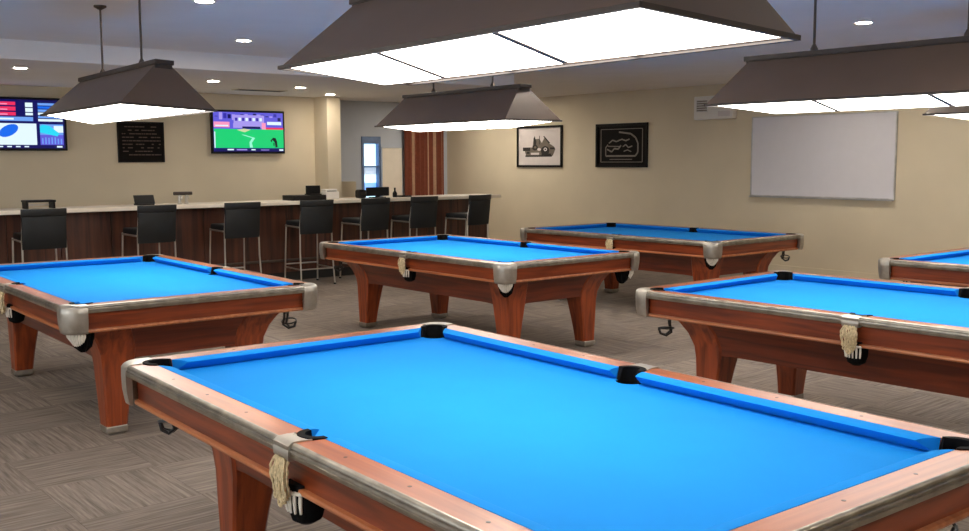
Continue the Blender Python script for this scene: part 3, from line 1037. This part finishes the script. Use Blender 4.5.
def corner_fringe(sx, sy):
    """pale leather tongues hanging below a corner casting"""
    mb = MB()
    cu = PC - .02
    for k in range(9):
        a = R(175 + k * 100 / 8)
        u, v = cu + .076 * math.cos(a), cu + .076 * math.sin(a)
        u2, v2 = cu + .066 * math.cos(a), cu + .066 * math.sin(a)
        u3, v3 = cu + .045 * math.cos(a), cu + .045 * math.sin(a)
        ln = .055 + .02 * math.sin(k * PI / 8)
        mb.tube([to_corner(sx, sy, u, v) + (ZA + .02,), to_corner(sx, sy, u2, v2) + (ZA - .4 * ln,), to_corner(sx, sy, u3, v3) + (ZA - ln,)], [.006, .0075, .004], 6)
    return mb.mesh('leather_fringe', 'white_leather', smooth=True)


def bracket(sy):
    """metal cap bridging the side pocket, wrapped over the trim"""
    prof = [(.062, H + .001), (.040, H + .005), (.008, H + .004), (-.005, H - .006), (-.0055, H - .016), (-.003, H - .019), (-.0065, H - .023), (-.006, H - .044), (-.001, H - .052), (.03, H - .052), (.03, H - .03), (.062, H - .03)]
    rings = []
    for k in range(7):
        q = -1 + k / 3
        ww = .047
        rings.append([(q * ww, sy * (HY - max(v, -.01) + (.0 if v < .05 else -.004 * abs(q))), z) for v, z in prof])
    mb = MB().loft(rings)
    # horns towards the pocket
    for s in (-1, 1):
        mb.prism([(s * .047, sy * (HY - .03)), (s * .050, sy * (HY - .072)), (s * .042, sy * (HY - .060)), (s * .030, sy * (HY - .055)), (s * .030, sy * (HY - .03))], H - .02, H + .0035)
    return mb.mesh('pocket_bracket', 'casting', smooth=True, angle=45)


def tassel(sy):
    """bunch of knotted cream cords hanging outside the apron below a side pocket"""
    rr = random.Random(11)
    mb = MB()
    for k in range(18):
        q = (k % 9) / 8 * 2 - 1
        lay = k // 9
        x0 = q * .026
        yo = -.004 + lay * .012
        ln = .135 + rr.uniform(-.02, .02) - .03 * abs(q)
        z0 = H - .045
        pts = []
        m = 9
        for n in range(m + 1):
            f = n / m
            spread = 1 + .55 * math.sin(PI * f) + .1 * f
            pts.append((x0 * spread + rr.uniform(-.003, .003), sy * (HY + yo + .012 * math.sin(PI * f) + rr.uniform(-.002, .002)), z0 - ln * f))
        mb.tube(pts, [.0030 + .0016 * (n % 2) for n in range(m + 1)], 5)
    for k in range(8):
        q = k / 7 * 2 - 1
        z0 = H - .045 - .135 + .03 * abs(q) + rr.uniform(-.008, .008)
        w_ = .009 + rr.uniform(0, .003)
        a = [(q * .032 + w_ * math.cos(2 * PI * i / 8), sy * (HY + .010 + .004 * math.sin(k * 2.1)), z0 + w_ * math.sin(2 * PI * i / 8)) for i in range(9)]
        mb.tube(a, .0032, 5)
    return mb.mesh('tassel', 'tassel', smooth=True)


def boot(sy):
    """black pocket bag below the tassel with pale laces"""
    cy = HY - .075
    mb = MB()
    mb.lathe([(.055, ZA + .03), (.058, ZA - .01), (.056, ZA - .05), (.045, ZA - .085), (.02, ZA - .10)], 18, (0, sy * cy))
    bt = mb.mesh('leather_bag', 'black', smooth=True)
    lc = MB()
    for k in range(6):
        a = R(45 + k * 18) * 1.0
        c, s_ = math.cos(a), math.sin(a)
        lc.tube([(.060 * c, sy * (cy + .060 * s_), ZA + .012), (.061 * c, sy * (cy + .061 * s_), ZA - .02), (.057 * c, sy * (cy + .057 * s_), ZA - .055)], [.005, .006, .004], 6)
    ring = [(.061 * math.cos(R(30 + k * 12)), sy * (cy + .061 * math.sin(R(30 + k * 12))), ZA + .006) for k in range(11)]
    lc.tube(ring, .006, 6)
    return bt, lc.mesh('lace', 'white_leather', smooth=True)


build_table_meshes()


def pool_table(loc, rz, label, fringe_corners=((1, -1),)):
    t = thing('pool_table', label, 'pool table', (loc[0], loc[1], 0), rz, 'pool tables with blue cloth')
    mesh_obj('bed_cloth', ME['bed'], t)
    mesh_obj('slate_frame', ME['deck'], t)
    for key in [('L', sx, sy) for sx in (-1, 1) for sy in (-1, 1)] + [('E', sx, 0) for sx in (-1, 1)]:
        r = mesh_obj('rail', ME[('rail',) + key], t)
        mesh_obj('metal_trim', ME[('trim',) + key], r)
        mesh_obj('cushion', ME[('cush',) + key], t)
        kind, sx, sy = key
        for q in (1, 2, 3):
            s = mesh_obj('sight', ME['sight'], r)
            if kind == 'L':
                s.location = (sx * 1.27 * q / 4, sy * (HY - .062), 0)
            else:
                s.location = (sx * (HX - .062), -.653 + 1.306 * q / 4, 0)
    for key in [('S', 0, -1), ('S', 0, 1), ('E', -1, 0), ('E', 1, 0)]:
        a = mesh_obj('apron', ME[('apron',) + key], t)
        mesh_obj('moulding', ME[('lip',) + key], a)
        mesh_obj('side_panel' if key[0] == 'S' else 'end_panel', ME[('panel',) + key], t)
    for sx in (-1, 1):
        for sy in (-1, 1):
            mesh_obj('corner_casting', ME[('casting', sx, sy)], t)
            l = mesh_obj('leg', ME[('leg', sx, sy)], t)
            mesh_obj('foot_cap', ME[('foot', sx, sy)], l)
            p = mesh_obj('pocket', ME[('pocket', sx, sy)], t)
            if (sx, sy) in fringe_corners:
                mesh_obj('leather_basket', ME[('cbasket', sx, sy)], p)
                mesh_obj('leather_fringe', ME[('cfringe', sx, sy)], p)
            else:
                mesh_obj('wire_hook', ME[('cwire', sx, sy)], p)
    for sy in (-1, 1):
        p = mesh_obj('pocket', ME[('pocket', 0, sy)], t)
        b = mesh_obj('leather_bag', ME[('boot', 0, sy)], p)
        lc = mesh_obj('lace', ME[('bootlace', 0, sy)], p)
        b.location.x = lc.location.x = SOFF[sy]
        br = mesh_obj('pocket_bracket', ME[('bracket', 0, sy)], t)
        br.location.x = SOFF[sy]
        mesh_obj('tassel', ME[('tassel', 0, sy)], br)
    return t


TABLES = [((-2.6188, 2.1672), -1.47, 'nearest pool table, filling the foreground, with worn brown rails', ((1, -1),)),
          ((-7.1730, 2.5338), -0.92, 'pool table at the left edge, its short end towards the nearest table', ((1, -1),)),
          ((-7.3425, 5.8505), 0.43, 'pool table in the middle of the room, in front of the bar end', ((1, -1), (1, 1))),
          ((-2.8338, 5.5103), 1.32, 'pool table at right, just behind the nearest table, cut by the frame', ((1, -1),)),
          ((-7.5461, 8.6978), 0.84, 'farthest pool table, without a lamp, before the wall with the pictures', ((1, -1),)),
          ((-2.8222, 8.3935), -0.19, 'pool table at the right edge under the whiteboard, mostly out of frame', ((1, -1),))]
for loc, a, lb, fc in TABLES:
    pool_table(loc, R(a), lb, fc)

# ------------------------------------------------------------------ table lamps
LX, LY, ZR, ZT = 1.0, .305, 2.0, 2.27       # half length, half width, rim height, ridge height
TX, TY = .87, .05
thick = .012


def shade_side(s, long):
    if long:
        o = [(-LX, s * LY, ZR), (LX, s * LY, ZR), (TX, s * TY, ZT), (-TX, s * TY, ZT)]
        i = [(-LX + thick, s * (LY - thick), ZR), (LX - thick, s * (LY - thick), ZR), (TX - thick, s * (TY - thick), ZT), (-TX + thick, s * (TY - thick), ZT)]
    else:
        o = [(s * LX, -LY, ZR), (s * LX, LY, ZR), (s * TX, TY, ZT), (s * TX, -TY, ZT)]
        i = [(s * (LX - thick), -LY + thick, ZR), (s * (LX - thick), LY - thick, ZR), (s * (TX - thick), TY - thick, ZT), (s * (TX - thick), -TY + thick, ZT)]
    return MB().loft([o, i]).mesh('shade_panel', 'shade')


LM = {('side', s): shade_side(s, True) for s in (-1, 1)}
LM.update({('end', s): shade_side(s, False) for s in (-1, 1)})
LM['cap'] = MB().box(-TX - .03, TX + .03, -TY - .012, TY + .012, ZT, ZT + .03).mesh('top_cap', 'shade_dark', bevel=.004)
LM['capend'] = MB().box(-TX - .015, TX + .015, -TY - .004, TY + .004, ZT - .025, ZT).mesh('cap_strip', 'shade_dark')
ZV = ZR - .055                                # the diffusers sag to a shallow ridge; the ends are hipped
third = 2 * LX / 3
HIP = LX - .30
for s in (-1, 1):
    yo = s * (LY - .014)
    xs = [-LX + .014, -third / 2 + .05, third / 2 + .05, LX - .014]
    for k in range(3):
        x0, x1 = xs[k] + (.014 if k else 0), xs[k + 1] - (.014 if k < 2 else 0)
        t0, t1 = (-HIP if k == 0 else x0), (HIP if k == 2 else x1)
        a = [(x0, yo, ZR + .003), (x1, yo, ZR + .003), (t1, 0, ZV), (t0, 0, ZV)]
        b = [(x, y, z + .006) for x, y, z in a]
        LM[('diff', s, k)] = MB().loft([a, b]).mesh('diffuser', 'diffuser')
    for k in (1, 2):
        xc = xs[k]
        a = [(xc - .014, s * (LY - .012), ZR + .001), (xc + .014, s * (LY - .012), ZR + .001), (xc + .014, 0, ZV - .002), (xc - .014, 0, ZV - .002)]
        b = [(x, y, z + .012) for x, y, z in a]
        LM[('div', s, k)] = MB().loft([a, b]).mesh('divider_bar', 'divider')
    a = [(s * (LX - .014), -LY + .014, ZR + .003), (s * (LX - .014), LY - .014, ZR + .003), (s * HIP, 0, ZV)]
    b = [(x, y, z + .006) for x, y, z in a]
    LM[('diffend', s)] = MB().loft([a, b]).mesh('diffuser', 'diffuser')
rim = MB()
for s in (-1, 1):
    rim.box(-LX - .004, LX + .004, s * LY - .008, s * LY + .006, ZR - .008, ZR + .006)
    rim.box(s * LX - .008, s * LX + .006, -LY, LY, ZR - .008, ZR + .006)
LM['rim'] = rim.mesh('rim', 'shade_dark')
LM['canopy'] = MB().lathe([(.045, 0), (.045, -.012), (.012, -.03), (.012, 0)], 16).mesh('ceiling_canopy', 'rod', smooth=True)
LM['collar'] = MB().lathe([(.022, ZT + .03), (.022, ZT + .045), (.010, ZT + .07)], 12).mesh('collar', 'rod', smooth=True)


def table_lamp(x, y, a, label, dz=0.0, tilt=0.0):
    t = thing('pendant_lamp', label, 'pendant lamp', (x, y, dz), R(a), 'pool table lamps')
    for s in (-1, 1):
        mesh_obj('shade_panel', LM[('side', s)], t)
        mesh_obj('shade_panel', LM[('end', s)], t)
        mesh_obj('diffuser', LM[('diffend', s)], t)
        for k in range(3):
            mesh_obj('diffuser', LM[('diff', s, k)], t)
        for k in (1, 2):
            mesh_obj('divider_bar', LM[('div', s, k)], t)
    mesh_obj('rim', LM['rim'], t)
    c = mesh_obj('top_cap', LM['cap'], t)
    mesh_obj('cap_strip', LM['capend'], c)
    # the shade hangs slightly askew below its rods
    rm = Matrix.Rotation(R(tilt), 3, 'X')
    pv = Vector((0, 0, ZT + .03))
    for ch in t.children:
        ch.rotation_euler = (R(tilt), 0, 0)
        ch.location = pv - rm @ pv
    for s in (-1, 1):
        r = MB().tube([(s * .45, 0, ZT + .03), (s * .45, 0, ZC - dz)], .008, 8).build('hanging_rod', 'rod', t, smooth=True)
        cn = mesh_obj('ceiling_canopy', LM['canopy'], r)
        cn.location = (s * .45, 0, ZC - dz)
        cl = mesh_obj('collar', LM['collar'], r)
        cl.location = (s * .45, 0, 0)
    return t


table_lamp(-2.635, 2.217, -3.0, 'largest brown trapezoid lamp hanging over the nearest pool table', 0.01, -3.5)
table_lamp(-7.173, 2.584, -3.0, 'brown trapezoid lamp hanging over the left pool table, before the screens', 0.0, -3.0)
table_lamp(-7.192, 5.651, -2.0, 'brown trapezoid lamp hanging over the middle pool table, before the curtain', -0.015)
table_lamp(-2.97, 5.34, 1.0, 'dark brown trapezoid lamp at right, in front of the whiteboard', -0.01)
table_lamp(-3.072, 8.243, 1.0, 'lamp just showing at the right edge below the dark right lamp', 0.01)
